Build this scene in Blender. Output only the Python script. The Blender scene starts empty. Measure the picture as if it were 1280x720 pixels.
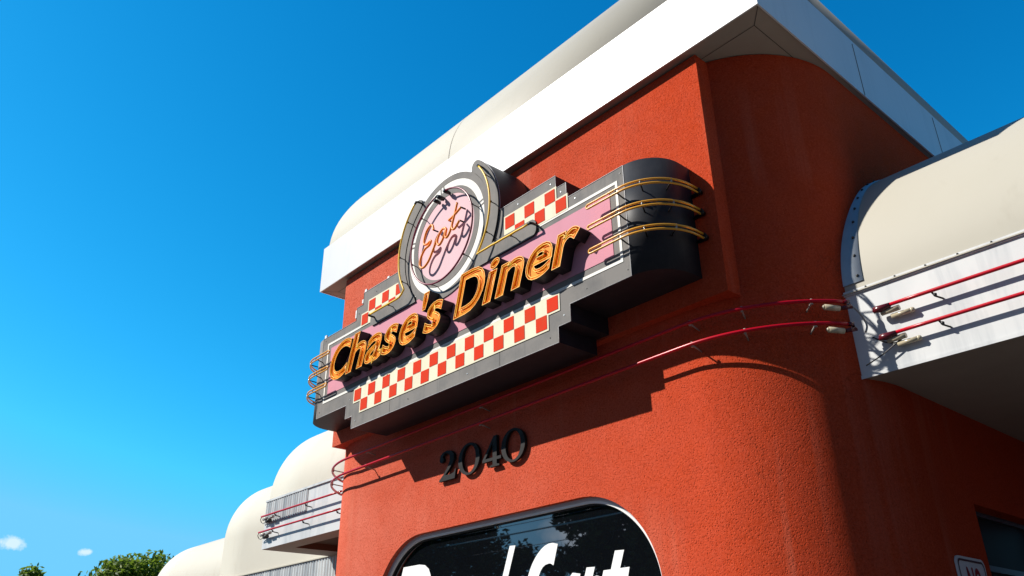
import bpy, math, random
from mathutils import Vector, Matrix
from mathutils.geometry import tessellate_polygon
R = math.radians
PI = math.pi
sc = bpy.context.scene
COL = sc.collection

# ------------------------------------------------------------------ helpers
class MB:
    """collects geometry in world coordinates, linked as ONE mesh object"""
    def __init__(self): self.v = []; self.f = []; self.m = []; self.s = []
    def face(self, pts, mi=0, smooth=False):
        n = len(self.v); self.v += [tuple(p) for p in pts]
        self.f.append(list(range(n, n+len(pts)))); self.m.append(mi); self.s.append(smooth)
    def grid(self, rows, mi=0, smooth=True, closed=False):
        n = len(self.v); w = len(rows[0])
        for r in rows: self.v += [tuple(p) for p in r]
        for i in range(len(rows)-1):
            for j in range(w if closed else w-1):
                k = (j+1) % w
                self.f.append([n+i*w+j, n+i*w+k, n+(i+1)*w+k, n+(i+1)*w+j]); self.m.append(mi); self.s.append(smooth)
    def box(self, x0, x1, y0, y1, z0, z1, mi=0):
        p = [(x, y, z) for z in (z0, z1) for y in (y0, y1) for x in (x0, x1)]
        for q in ((0,2,3,1),(4,5,7,6),(0,1,5,4),(2,6,7,3),(0,4,6,2),(1,3,7,5)):
            self.face([p[i] for i in q], mi)
    def fill(self, loops, fn, mi=0):
        """tessellate 2D loops (first outer, others holes); fn maps (a,b) to 3D"""
        L = [[Vector((a, b, 0)) for a, b in l] for l in loops]
        flat = [p for l in L for p in l]
        for t in tessellate_polygon(L):
            self.face([fn(flat[i].x, flat[i].y) for i in t], mi)
    def extr(self, loop, y0, y1, mf=0, ms=0, back=False, holes=(), smooth=False):
        """prism of an XZ outline from y0 (front) to y1"""
        self.fill([loop]+list(holes), lambda a, b: (a, y0, b), mf)
        if back: self.fill([loop]+list(holes), lambda a, b: (a, y1, b), mf)
        for l in [loop]+list(holes):
            self.grid([[(a, y0, b) for a, b in l], [(a, y1, b) for a, b in l]], ms, smooth, True)
    def tube(self, pts, r, n=8, mi=0, closed=False, caps=True):
        pts = [Vector(p) for p in pts]; rows = []
        N = len(pts); up = None
        for i, p in enumerate(pts):
            a = pts[(i-1) % N] if (closed or i > 0) else p
            b = pts[(i+1) % N] if (closed or i < N-1) else p
            d = (b-a)
            if d.length < 1e-9: d = Vector((0,0,1))
            d.normalize()
            if up is None:
                up = Vector((0,0,1)) if abs(d.z) < .9 else Vector((0,1,0))
            u = (up-d*up.dot(d))
            if u.length < 1e-6: u = d.orthogonal()
            u.normalize(); w = d.cross(u); up = u
            rr = r[i] if isinstance(r, (list, tuple)) else r
            rows.append([p+(u*math.cos(t)+w*math.sin(t))*rr for t in [2*PI*k/n for k in range(n)]])
        if closed: rows.append(rows[0])
        self.grid(rows, mi, True, True)
        if caps and not closed:
            self.face(rows[0], mi); self.face(rows[-1][::-1], mi)
    def ball(self, c, r, mi=0, n=10):
        rows = []
        for i in range(n//2+1):
            a = PI*i/(n//2)
            rows.append([(c[0]+r*math.sin(a)*math.cos(b), c[1]+r*math.sin(a)*math.sin(b), c[2]+r*math.cos(a)) for b in [2*PI*k/n for k in range(n)]])
        self.grid(rows, mi, True, True)
    def build(self, name, mats, parent=None, label=None):
        if not isinstance(mats, (list, tuple)): mats = [mats]
        off = ORG.get(parent.name if parent else '', Vector((0,0,0)))
        me = bpy.data.meshes.new(name)
        me.from_pydata([(x-off.x, y-off.y, z-off.z) for x, y, z in self.v], [], self.f)
        for m in mats: me.materials.append(m)
        me.polygons.foreach_set('material_index', self.m); me.polygons.foreach_set('use_smooth', self.s)
        me.update()
        import bmesh
        bm = bmesh.new(); bm.from_mesh(me)
        bmesh.ops.remove_doubles(bm, verts=bm.verts, dist=1e-5)
        bmesh.ops.recalc_face_normals(bm, faces=bm.faces)
        bm.to_mesh(me); bm.free()
        o = bpy.data.objects.new(name, me); COL.objects.link(o)
        if parent: o.parent = parent; ORG[o.name] = off
        if label: o['label'] = label
        return o
ORG = {}
def thing(name, label, cat, loc, group=None):
    o = bpy.data.objects.new(name, None); COL.objects.link(o); o.location = loc
    o['label'] = label; o['category'] = cat
    if group: o['group'] = group
    ORG[o.name] = Vector(loc); return o
def struct(o): o['kind'] = 'structure'; return o

# ------------------------------------------------------------------ materials
def mat(name, col, rough=.6, metal=0, spec=.5, **k):
    m = bpy.data.materials.new(name); m.use_nodes = True
    b = m.node_tree.nodes['Principled BSDF']
    b.inputs['Base Color'].default_value = (*col, 1); b.inputs['Roughness'].default_value = rough
    b.inputs['Metallic'].default_value = metal; b.inputs['Specular IOR Level'].default_value = spec
    for kk, v in k.items(): b.inputs[kk.replace('_', ' ')].default_value = v
    return m
def N(m, t, **k):
    n = m.node_tree.nodes.new(t)
    for a, b in k.items(): setattr(n, a, b)
    return n
def L(m, a, b): m.node_tree.links.new(a, b)
def coords(m, scale=(1,1,1), rot=(0,0,0)):
    t = N(m, 'ShaderNodeTexCoord'); mp = N(m, 'ShaderNodeMapping')
    mp.inputs['Scale'].default_value = scale; mp.inputs['Rotation'].default_value = rot
    L(m, t.outputs['Object'], mp.inputs['Vector']); return mp.outputs['Vector']
def noise(m, scale, detail=4, rough=.5, vec=None, dist=0):
    n = N(m, 'ShaderNodeTexNoise'); n.inputs['Scale'].default_value = scale; n.inputs['Detail'].default_value = detail
    n.inputs['Roughness'].default_value = rough; n.inputs['Distortion'].default_value = dist
    if vec is None: vec = coords(m)
    L(m, vec, n.inputs['Vector']); return n.outputs['Fac']
def ramp(m, fac, stops):
    r = N(m, 'ShaderNodeValToRGB'); e = r.color_ramp.elements
    while len(e) < len(stops): e.new(.5)
    for i, (p, c) in enumerate(stops):
        e[i].position = p; e[i].color = (*c, 1) if len(c) == 3 else c
    L(m, fac, r.inputs['Fac']); return r.outputs['Color']
def mix(m, fac, a, b, mode='MIX'):
    x = N(m, 'ShaderNodeMix', data_type='RGBA', blend_type=mode)
    for s, v in ((0, fac), (6, a), (7, b)):
        if hasattr(v, 'is_output') or isinstance(v, bpy.types.NodeSocket): L(m, v, x.inputs[s])
        elif s == 0: x.inputs[0].default_value = v
        else: x.inputs[s].default_value = (*v, 1)
    return x.outputs[2]
def bump(m, h, strength=.3, dist=.01, prev=None):
    b = N(m, 'ShaderNodeBump'); b.inputs['Strength'].default_value = strength; b.inputs['Distance'].default_value = dist
    L(m, h, b.inputs['Height'])
    if prev: L(m, prev, b.inputs['Normal'])
    return b.outputs['Normal']
def setc(m, c): L(m, c, m.node_tree.nodes['Principled BSDF'].inputs['Base Color'])
def setn(m, c): L(m, c, m.node_tree.nodes['Principled BSDF'].inputs['Normal'])
def setr(m, c): L(m, c, m.node_tree.nodes['Principled BSDF'].inputs['Roughness'])

W3 = lambda v: (v, v, v)
# red-orange stucco: sand grain, trowel blotches, pale mineral runs
STUCCO = mat('stucco', (.56,.105,.045), 1.0, spec=0)
m = STUCCO
base = mix(m, noise(m, 1.1, 5, .6), (.46,.055,.021), (.57,.080,.037))
base = mix(m, ramp(m, noise(m, 5, 4, .6), [(.4,W3(0)),(.75,W3(.35))]), base, (.56,.06,.012))
grain = noise(m, 70, 6, .85)
vo = N(m, 'ShaderNodeTexVoronoi'); vo.inputs['Scale'].default_value = 46; vo.inputs['Randomness'].default_value = 1
wv = N(m, 'ShaderNodeVectorMath', operation='MULTIPLY_ADD'); nn = N(m, 'ShaderNodeTexNoise'); nn.inputs['Scale'].default_value = 30
cc = coords(m); L(m, cc, nn.inputs['Vector']); L(m, nn.outputs['Color'], wv.inputs[0]); wv.inputs[1].default_value = (.03,.03,.03); L(m, cc, wv.inputs[2])
L(m, wv.outputs[0], vo.inputs['Vector'])
pit = ramp(m, vo.outputs['Distance'], [(.10,W3(0)),(.42,W3(1))])
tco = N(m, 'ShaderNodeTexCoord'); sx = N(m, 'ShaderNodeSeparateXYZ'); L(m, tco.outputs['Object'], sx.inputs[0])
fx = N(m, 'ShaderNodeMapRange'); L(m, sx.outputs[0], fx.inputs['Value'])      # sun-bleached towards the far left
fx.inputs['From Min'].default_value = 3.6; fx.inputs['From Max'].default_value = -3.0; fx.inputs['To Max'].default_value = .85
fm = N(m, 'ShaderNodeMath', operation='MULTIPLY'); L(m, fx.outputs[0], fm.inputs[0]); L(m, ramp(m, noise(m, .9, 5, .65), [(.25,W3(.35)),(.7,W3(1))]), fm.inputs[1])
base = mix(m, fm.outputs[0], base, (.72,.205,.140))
sp = noise(m, 44, 5, .85)
base = mix(m, ramp(m, sp, [(.36,W3(.8)),(.50,W3(0))]), base, (.40,.040,.010))
base = mix(m, ramp(m, sp, [(.54,W3(0)),(.68,W3(.45))]), base, (.78,.15,.07))
base = mix(m, ramp(m, vo.outputs['Distance'], [(.04,W3(.75)),(.22,W3(0))]), base, (.30,.030,.010))
runs = noise(m, 1.0, 4, .6, coords(m, (3.4,3.4,.16)))
runs2 = noise(m, .42, 2, .5)
rf = N(m, 'ShaderNodeMath', operation='MULTIPLY')
L(m, ramp(m, runs, [(.52,W3(0)),(.74,W3(.32))]), rf.inputs[0]); L(m, ramp(m, runs2, [(.46,W3(0)),(.6,W3(1))]), rf.inputs[1])
base = mix(m, rf.outputs[0], base, (.68,.24,.16))
# weathering: broad dull patches and a few hairline cracks
base = mix(m, ramp(m, noise(m, .55, 6, .7, None, .6), [(.50,W3(0)),(.72,W3(.30))]), base, (.36,.050,.024))
vc = N(m, 'ShaderNodeTexVoronoi', feature='DISTANCE_TO_EDGE'); vc.inputs['Scale'].default_value = .42
wc = N(m, 'ShaderNodeVectorMath', operation='MULTIPLY_ADD'); nc = N(m, 'ShaderNodeTexNoise'); nc.inputs['Scale'].default_value = 2.6; nc.inputs['Detail'].default_value = 6
L(m, cc, nc.inputs['Vector']); L(m, nc.outputs['Color'], wc.inputs[0]); wc.inputs[1].default_value = (.7,.7,.7); L(m, cc, wc.inputs[2]); L(m, wc.outputs[0], vc.inputs['Vector'])
cm_ = N(m, 'ShaderNodeMath', operation='MULTIPLY'); L(m, ramp(m, vc.outputs['Distance'], [(0,W3(.32)),(.004,W3(0))]), cm_.inputs[0]); L(m, ramp(m, noise(m, .8, 2, .5), [(.5,W3(0)),(.6,W3(1))]), cm_.inputs[1])
base = mix(m, cm_.outputs[0], base, (.16,.03,.015)); setc(m, base)
setn(m, bump(m, noise(m, 3.5, 3, .5), .25, .02, bump(m, sp, .55, .014, bump(m, pit, .55, .012))))
# white sheet-metal fascia with grime
def sheet(name, col, grime, gs=.5, rough=.38):
    m = mat(name, col, rough, spec=.5)
    st = noise(m, 1.0, 5, .65, coords(m, (2.6,2.6,.30)), .4)
    bl = noise(m, .7, 4, .6)
    c = mix(m, ramp(m, st, [(.50,W3(0)),(.72,W3(gs))]), col, grime)
    c = mix(m, ramp(m, bl, [(.5,W3(0)),(.8,W3(gs*.7))]), c, grime)
    setc(m, c); setn(m, bump(m, noise(m, 1.6, 2, .4), .10, .03)); return m
FASCIA = sheet('white_sheet_metal', (.66,.67,.68), (.47,.48,.49), .40)
WFASCIA = sheet('stained_sheet_metal', (.60,.61,.61), (.30,.33,.36), .65)
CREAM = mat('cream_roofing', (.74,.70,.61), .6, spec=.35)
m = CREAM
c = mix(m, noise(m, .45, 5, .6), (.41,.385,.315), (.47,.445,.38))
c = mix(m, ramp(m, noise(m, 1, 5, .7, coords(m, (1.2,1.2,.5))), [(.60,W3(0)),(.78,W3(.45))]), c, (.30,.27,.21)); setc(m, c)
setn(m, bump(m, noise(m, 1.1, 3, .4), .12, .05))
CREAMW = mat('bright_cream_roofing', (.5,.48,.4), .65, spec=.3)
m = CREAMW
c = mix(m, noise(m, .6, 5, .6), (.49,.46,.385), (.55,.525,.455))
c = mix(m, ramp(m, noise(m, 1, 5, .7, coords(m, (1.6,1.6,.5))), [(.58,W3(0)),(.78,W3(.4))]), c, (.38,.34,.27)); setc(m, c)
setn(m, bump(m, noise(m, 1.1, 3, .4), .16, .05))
SOFFIT = mat('soffit_board', (.50,.44,.38), .85, spec=.2)
setc(SOFFIT, mix(SOFFIT, noise(SOFFIT, 1.5, 4, .6), (.32,.27,.22), (.42,.36,.31)))
BROWN = mat('brown_board', (.13,.075,.05), .85, spec=.2)
SEAM = mat('dark_seam', (.03,.025,.02), .8)
GALV = mat('galvanised_flashing', (.42,.46,.50), .45, metal=.35)
setc(GALV, mix(GALV, noise(GALV, 5, 4, .6), (.30,.34,.38), (.50,.54,.57)))
BOLT = mat('dark_bolt', (.05,.05,.05), .5, metal=.5)
CORR = mat('corrugated_metal', (.55,.57,.58), .4, metal=.1)
m = CORR
setc(m, mix(m, ramp(m, noise(m, 1, 5, .7, coords(m, (3.5,3.5,.2))), [(.38,W3(0)),(.62,W3(1))]), (.66,.68,.68), (.24,.27,.30)))
# sign paints
def paint(name, col, dirt, rough=.45, ds=.5, sc_=2.5, spec=.4):
    m = mat(name, col, rough, spec=spec)
    c = mix(m, ramp(m, noise(m, sc_, 6, .65), [(.45,W3(0)),(.75,W3(ds))]), col, dirt)
    c = mix(m, ramp(m, noise(m, 1, 4, .6, coords(m, (9,9,.8))), [(.55,W3(0)),(.75,W3(ds*.8))]), c, dirt)
    setc(m, c); setn(m, bump(m, noise(m, 2.2, 2, .4), .06, .02)); return m
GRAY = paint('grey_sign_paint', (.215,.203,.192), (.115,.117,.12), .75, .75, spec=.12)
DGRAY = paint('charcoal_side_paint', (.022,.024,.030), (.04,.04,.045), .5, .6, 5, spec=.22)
PINK = paint('pink_sign_paint', (.63,.28,.35), (.52,.24,.29), .75, .35, spec=.1)
PINK2 = paint('pale_pink_paint', (.74,.50,.54), (.64,.44,.47), .75, .35, spec=.1)
CREAMP = paint('cream_sign_paint', (.76,.72,.55), (.62,.55,.40), .7, .4, spec=.1)
RED = paint('red_square_paint', (.66,.032,.006), (.50,.06,.016), .75, .7, 4, spec=.08)
WHITE = paint('white_line_paint', (.80,.79,.74), (.62,.59,.52), .6, .35, spec=.15)
BLACK = mat('black_return', (.012,.011,.012), .42, spec=.4)
setc(BLACK, mix(BLACK, noise(BLACK, 9, 4, .6), (.006,.006,.006), (.014,.012,.012)))
ORANGE = paint('orange_letter_face', (.95,.28,.004), (.78,.19,.004), .6, .6, 6, spec=.15)
RIM = mat('letter_trim', (.90,.46,.06), .5, spec=.2)
YTUBE = mat('yellow_neon_glass', (.95,.58,.025), .35, spec=.3)
OTUBE = mat('amber_neon_glass', (.80,.38,.04), .25, spec=.5)
STUBE = mat('orange_neon_glass', (.92,.28,.015), .35, spec=.3)
RTUBE = mat('red_neon_glass', (.46,.003,.016), .28, spec=.3)
MTUBE = mat('maroon_neon_glass', (.20,.008,.035), .3, spec=.4)
BOOT = mat('dark_red_boot', (.10,.006,.012), .25, spec=.6)
ELEC = mat('clear_electrode_sleeve', (.46,.40,.28), .25, spec=.6)
STAND = mat('glass_standoff', (.34,.33,.30), .15, spec=.7)
WIRE = mat('black_wire', (.012,.012,.014), .5)
BRONZE = mat('dark_bronze_numeral', (.014,.012,.012), .35, metal=0, spec=.2)
setr(BRONZE, ramp(BRONZE, noise(BRONZE, 14, 4, .6), [(.3,W3(.5)),(.7,W3(.75))]))
FRAME = mat('grey_window_trim', (.50,.50,.52), .4, spec=.4)
FRAMEW = mat('white_window_bead', (.80,.80,.79), .35, spec=.4)
RUBBER = mat('black_gasket', (.01,.01,.01), .6)
GLASS = mat('tinted_glass', (.004,.005,.007), .015, spec=1.0); GLASS.node_tree.nodes['Principled BSDF'].inputs['IOR'].default_value = 2.1
DGLASS = mat('dark_door_glass', (.012,.011,.011), .5, spec=.12)
DOORF = mat('dark_aluminium', (.10,.13,.17), .4, metal=.4)
VINYL = mat('white_vinyl_lettering', (.86,.87,.86), .5, spec=.2)
SIGNW = mat('white_reflective_sheet', (.72,.76,.78), .35)
SIGNR = mat('red_sign_ink', (.30,.008,.02), .4)
SIGNB = mat('dark_sign_border', (.06,.03,.04), .4)

# ------------------------------------------------------------------ curves and outlines
def arc(cx, cy, r, a0, a1, n):   # degrees
    return [(cx+r*math.cos(R(a0+(a1-a0)*i/n)), cy+r*math.sin(R(a0+(a1-a0)*i/n))) for i in range(n+1)]
def smooth_path(pts, n=8):
    P = [Vector(p) for p in pts]; out = []
    for i in range(len(P)-1):
        p0 = P[max(i-1,0)]; p1 = P[i]; p2 = P[i+1]; p3 = P[min(i+2,len(P)-1)]
        for k in range(n):
            t = k/n
            out.append(.5*((2*p1)+(-p0+p2)*t+(2*p0-5*p1+4*p2-p3)*t*t+(-p0+3*p1-3*p2+p3)*t**3))
    out.append(P[-1]); return out
def area(l): return .5*sum(l[i][0]*l[(i+1)%len(l)][1]-l[(i+1)%len(l)][0]*l[i][1] for i in range(len(l)))
def offset(loop, d):
    """move a closed loop to its right-hand side by d (mitred, limited)"""
    n = len(loop); out = []
    for i in range(n):
        a, b, c = Vector(loop[i-1]), Vector(loop[i]), Vector(loop[(i+1)%n])
        e1 = (b-a).normalized(); e2 = (c-b).normalized()
        n1 = Vector((e1.y, -e1.x)); n2 = Vector((e2.y, -e2.x)); mm = n1+n2
        if mm.length < 1e-4: mm = n1.copy()
        mm.normalize(); k = 1/max(.45, mm.dot(n1))
        out.append((b.x+mm.x*d*k, b.y+mm.y*d*k))
    return out
_gc = {}
def glyph(ch, bold=0.0):
    """outline loops of one letter of the built-in font, em = 1, emboldened; outer loops counter-clockwise"""
    if (ch, bold) in _gc: return _gc[(ch, bold)]
    cu = bpy.data.curves.new('tmp', 'FONT'); cu.body = ch; cu.size = 1
    ob = bpy.data.objects.new('tmp', cu); COL.objects.link(ob)
    dg = bpy.context.evaluated_depsgraph_get(); dg.update()
    c2 = ob.evaluated_get(dg).to_curve(dg)
    loops = []
    for s in c2.splines:
        bp = s.bezier_points; pts = []
        for i in range(len(bp)):
            a, b = bp[i], bp[(i+1) % len(bp)]
            P0, P1, P2, P3 = a.co, a.handle_right, b.handle_left, b.co
            straight = ((P1-P0).cross(P3-P0).length < 1e-5 and (P2-P0).cross(P3-P0).length < 1e-5)
            for t in ([0] if straight else [k/5 for k in range(5)]):
                q = P0*(1-t)**3+3*P1*t*(1-t)**2+3*P2*t*t*(1-t)+P3*t**3
                if not pts or (Vector(pts[-1])-q.xy).length > 1e-3: pts.append((q.x, q.y))
        if (Vector(pts[0])-Vector(pts[-1])).length < 1e-3: pts.pop()
        loops.append(pts)
    ob.evaluated_get(dg).to_curve_clear()
    bpy.data.objects.remove(ob); bpy.data.curves.remove(cu)
    big = max(loops, key=lambda l: abs(area(l)))
    if area(big) < 0: loops = [l[::-1] for l in loops]
    loops = [offset(l, bold) for l in loops]
    _gc[(ch, bold)] = loops; return loops
def place_glyph(ch, x0, x1, zb, em, shear, bold, only_w=None):
    """loops in XZ: the slanted letter's box spans x0..x1, its baseline at zb"""
    ls = [[(x+z*shear, z) for x, z in l] for l in glyph(ch, bold)]
    xs = [p[0] for l in ls for p in l]; a, b = min(xs), max(xs); k = (x1-x0)/(b-a)
    return [[(x0+(x-a)*k, zb+(z+bold)*em) for x, z in l] for l in ls]
def groups(loops):
    outs = [l for l in loops if area(l) > 0]; ins = [l for l in loops if area(l) < 0]; res = []
    def inside(p, l):
        c = False
        for i in range(len(l)):
            (x1, y1), (x2, y2) = l[i], l[(i+1)%len(l)]
            if (y1 > p[1]) != (y2 > p[1]) and p[0] < (x2-x1)*(p[1]-y1)/(y2-y1)+x1: c = not c
        return c
    for o in outs: res.append((o, [h for h in ins if inside(h[0], o)]))
    return res

# ================================================================== THE BUILDING
K0 = (-8.03, 10.0, 0)
bld = thing('diner_building', 'red stucco diner tower with white fascia, cream barrel roofs and low side wings', 'building', K0)
XL, XR, YF, RC, YC = -12.80, -3.26, 6.73, 1.45, 8.18      # tower plan
ZT = 8.31
YB = 15.0
def tower_plan(r, n=40, x0=XL, x1=XR, cy=YC):
    cl, cr = XL+RC, XR-RC
    pts = [(cl-r, YB)] + [(cl-r*math.cos(R(90*i/n)), cy-r*math.sin(R(90*i/n))) for i in range(n+1)]
    pts += [(cr+r*math.sin(R(90*i/n)), cy-r*math.cos(R(90*i/n))) for i in range(n+1)] + [(cr+r, YB)]
    return pts
# window opening outline (XZ)
def win_outline(g):   # g: growth
    zt, zb, xl, xr, r = 3.49+g, .85-g, -10.60-g, -5.37+g, 1.09+g
    return (arc(xr-r, zt-r, r, 0, 90, 28)+arc(xl+r, zt-r, r, 90, 180, 28)+arc(xl+r, zb+r, r, 180, 270, 16)+arc(xr-r, zb+r, r, 270, 360, 16))
# door opening on the right-hand side wall (Y,Z)
DY0, DY1, DZ1 = 9.28, 11.6, 3.24
w = MB()
plan = tower_plan(RC)
nl = len(plan)//2
w.grid([[(x, y, z) for x, y in plan[:nl]] for z in (0, ZT)])
rp = plan[nl:-1]
w.grid([[(x, y, z) for x, y in rp] for z in (0, ZT)])
fl, fr = plan[nl-1][0], plan[nl][0]
fo = [(fl,0),(fr,0),(fr,ZT),(fl,ZT)]
w.fill([fo, win_outline(0)], lambda a, b: (a, YF, b))
sw = [(rp[-1][1],0),(DY0,0),(DY0,DZ1),(DY1,DZ1),(DY1,0),(YB,0),(YB,ZT),(rp[-1][1],ZT)]
w.fill([sw], lambda a, b: (XR, a, b))
# reveals
w.grid([[(a, YF, b) for a, b in win_outline(0)], [(a, YF+.20, b) for a, b in win_outline(0)]], 0, True, True)
w.face([(XR,DY0,0),(XR-.22,DY0,0),(XR-.22,DY0,DZ1),(XR,DY0,DZ1)]); w.face([(XR,DY1,0),(XR-.22,DY1,0),(XR-.22,DY1,DZ1),(XR,DY1,DZ1)])
w.face([(XR,DY0,DZ1),(XR-.22,DY0,DZ1),(XR-.22,DY1,DZ1),(XR,DY1,DZ1)])
w.face([(XL,YB,0),(XR,YB,0),(XR,YB,ZT),(XL,YB,ZT)])
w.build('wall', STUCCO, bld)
# the flat panel the neon sign hangs on, square-cut, slightly proud of the rounded tower
p = MB(); p.box(-12.00, -4.125, 6.62, 7.0, 5.195, ZT-.012); p.build('sign_panel', STUCCO, bld)
# soffit
FX0, FX1, FY0, FZ1 = -12.76, -3.18, 6.496, 9.235
s = MB()
s.face([(FX0+.02,FY0+.02,ZT+.012),(FX1-.02,FY0+.02,ZT+.012),(FX1-.02,YB,ZT+.012),(FX0+.02,YB,ZT+.012)], 0)
def seam(a, b, wd=.007, z=ZT+.008):
    a, b = Vector(a), Vector(b); d = (b-a).normalized(); n = Vector((-d.y, d.x))*wd/2
    s.face([(*(a+n), z), (*(b+n), z), (*(b-n), z), (*(a-n), z)], 1)
for sx, e in ((FX1, -1), (FX0, 1)):
    seam((sx, FY0+.02), (sx+e*.22, FY0+.27)); seam((sx+e*.22, FY0+.27), (sx+e*.22, YB)); 
seam((FX0+.22, FY0+.27), (FX1-.22, FY0+.27))
s.build('soffit', [SOFFIT, SEAM], bld)
# fascia: four sheet-metal faces with a folded drip edge and a lap joint
f = MB()
def ring(x0, x1, y0, z0, z1, mi=0):
    f.grid([[(x0,YB+.2,z),(x0,y0,z),(x1,y0,z),(x1,YB+.2,z)] for z in (z0,z1)], mi, False)
ring(FX0, FX1, FY0, ZT, FZ1); ring(FX0+.02, FX1-.02, FY0+.02, ZT, ZT+.05)
f.grid([[(FX0+e,YB+.2,ZT),(FX0+e,FY0+e,ZT),(FX1-e,FY0+e,ZT),(FX1-e,YB+.2,ZT)] for e in (0,.02)], 0, False)
f.grid([[(FX0+e,YB+.2,FZ1),(FX0+e,FY0+e,FZ1),(FX1-e,FY0+e,FZ1),(FX1-e,YB+.2,FZ1)] for e in (0,.12)], 0, False)
for yy in (8.9, 11.3, 13.4): f.box(FX1, FX1+.004, yy, yy+.01, ZT+.01, FZ1-.06, 1)
f.build('fascia', [FASCIA, SEAM], bld)
# barrel roof, a quarter-round swept round three sides with mitred corners
r_ = MB(); RR = 1.93; z0 = 9.225
rows = []
for i in range(25):
    t = R(90*i/24); e = RR*(1-math.cos(t)); z = z0+RR*math.sin(t)
    rows.append([(FX0+.06+e, YB, z), (FX0+.06+e, FY0+.07+e, z), (FX1-.06-e, FY0+.07+e, z), (FX1-.06-e, YB, z)])
r_ = MB()
for j in range(3):
    r_.grid([[row[j], row[j+1]] for row in rows], 0, True)
r_.face([rows[-1][0], rows[-1][1], rows[-1][2], rows[-1][3]])
o = r_.build('barrel_roof', [CREAM, SEAM], bld)
# sheet laps running over the roof
for x in (-8.9,):
    r_ = MB()
    for k in range(24):
        a, b = R(90*k/24), R(90*(k+1)/24)
        P = lambda t, xx, g=.006: (xx, FY0+.07+RR-(RR+g)*math.cos(t), z0+(RR+g)*math.sin(t))
        if FX0+.06+RR*(1-math.cos(b)) < x: r_.face([P(a,x), P(a,x+.012), P(b,x+.012), P(b,x)], 0)
    r_.build('roof_seam', SOFFIT, bld)

# wings ------------------------------------------------------------
def barrel(x0, x1, y0, z0, r, name, lab=None, depth=5, wall_to=None, end0=True, end1=True):
    b = MB(); prof = []
    if wall_to is not None: prof.append((y0, wall_to))
    prof += [(y0+r-r*math.cos(R(90*i/32)), z0+r*math.sin(R(90*i/32))) for i in range(33)]
    n = max(2, int((x1-x0)/1.2))
    b.grid([[(x0+(x1-x0)*k/n, y, z) for k in range(n+1)] for y, z in prof], 0, True)
    b.grid([[(x0, y0+r, z0+r), (x1, y0+r, z0+r)], [(x0, y0+r+depth, z0+r), (x1, y0+r+depth, z0+r)]], 0)
    for x, e in ((x0, end0), (x1, end1)):
        if e:
            b.fill([[(y, z) for y, z in prof]+[(y0+r+depth, z0+r), (y0+r+depth, prof[0][1])]], lambda a, c: (x, a, c), 0)
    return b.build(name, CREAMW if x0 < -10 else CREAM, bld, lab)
YW = 7.593
# right wing
RX1 = 4.2
barrel(-3.42, RX1, YW+.012, 5.19, 1.93, 'wing_roof', None, 5, end0=False)
f = MB()
f.face([(-3.40,YW,4.25),(RX1,YW,4.25),(RX1,YW,5.176),(-3.40,YW,5.176)])
f.face([(RX1,YW,4.25),(RX1,13,4.25),(RX1,13,5.19),(RX1,YW,5.19)])
f.box(-3.40, RX1, YW-.016, YW-.002, 5.135, 5.185, 0)       # top lap
f.box(-3.40, RX1, YW-.008, YW-.003, 4.25, 4.285, 0)
f.build('wing_fascia', WFASCIA, bld)
f = MB(); f.box(-3.38, RX1-.01, YW+.006, 13, 4.262, 4.30); f.build('wing_soffit', SOFFIT, bld)
f = MB(); f.box(-3.0, RX1-.1, 11.95, 12.1, 0, 4.26); f.build('wing_wall', STUCCO, bld)
f = MB(); f.box(-3.41, RX1, YW-.03, YW-.0165, 5.148, 5.16)
f.build('flashing', CREAM, bld)
for k in range(12):
    b = MB(); b.ball((-3.15+k*.30, YW-.022, 5.172), .010, 0, 6); b.build('screw', BOLT, bld)
# curved end flashing where the barrel meets the tower, with its screws
b = MB(); rows = []
for k in range(30):
    t = R(2+86*k/29); rr = 1.93+.012
    rows.append([(xx, YW+.012+1.93-rr*math.cos(t), 5.19+rr*math.sin(t)) for xx in (-3.42, -3.17)])
b.grid(rows, 0, True)
rows2 = [[(p[1][0], p[1][1]+q*math.cos(R(2+86*k/29)), p[1][2]-q*math.sin(R(2+86*k/29))) for q in (0,.012)] for k, p in enumerate(rows)]
b.grid(rows2, 0, True)
o = b.build('end_flashing', GALV, bld)
for k in range(12):
    t = R(4+7.2*k); rr = 1.93+.016
    b = MB(); b.ball((-3.215, YW+.012+1.93-rr*math.cos(t), 5.19+rr*math.sin(t)), .016, 0, 8)
    b.build('screw', BOLT, o)
# left wing, three stepped roofs
LX0, LX1 = -16.30, -12.45
barrel(LX0+.02, LX1, YW+.04, 5.10, 1.80, 'wing_roof', None, 4)
f = MB()
f.face([(LX0,YW,4.13),(LX1,YW,4.13),(LX1,YW,5.10),(LX0,YW,5.10)])
f.face([(LX0,YW,4.13),(LX0,9.2,4.13),(LX0,9.2,5.12),(LX0,YW,5.12)])
f.box(LX0-.004, LX1, YW-.03, YW-.002, 5.07, 5.11)
f.build('wing_fascia', WFASCIA, bld)
n = 150; rib = MB(); rows = [[], []]
for k in range(n+1):                                       # ribbed lining on the upper half of the outer end
    x = LX0+.02+1.75*k/n; y = YW-.016-.008*math.sin(k*PI/4)
    rows[0].append((x,y,4.62)); rows[1].append((x,y,5.065))
rib.grid(rows, 0, True); rib.build('ribbed_cladding', CORR, bld)
f = MB()                                                   # soffit with a recessed bay
f.box(LX0+.01, LX1, YW+.01, YW+.42, 4.136, 4.17, 0); f.box(LX0+.01, LX0+.62, YW+.42, 9.17, 4.136, 4.17, 0)
f.box(LX0+.62, LX1, YW+.42, 9.17, 4.26, 4.29, 1); f.box(LX0+.60, LX1, YW+.42, YW+.43, 4.14, 4.27, 1); f.box(LX0+.62, LX0+.63, YW+.43, 9.17, 4.14, 4.27, 1)
f.build('wing_soffit', [SOFFIT, BROWN], bld)
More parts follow.
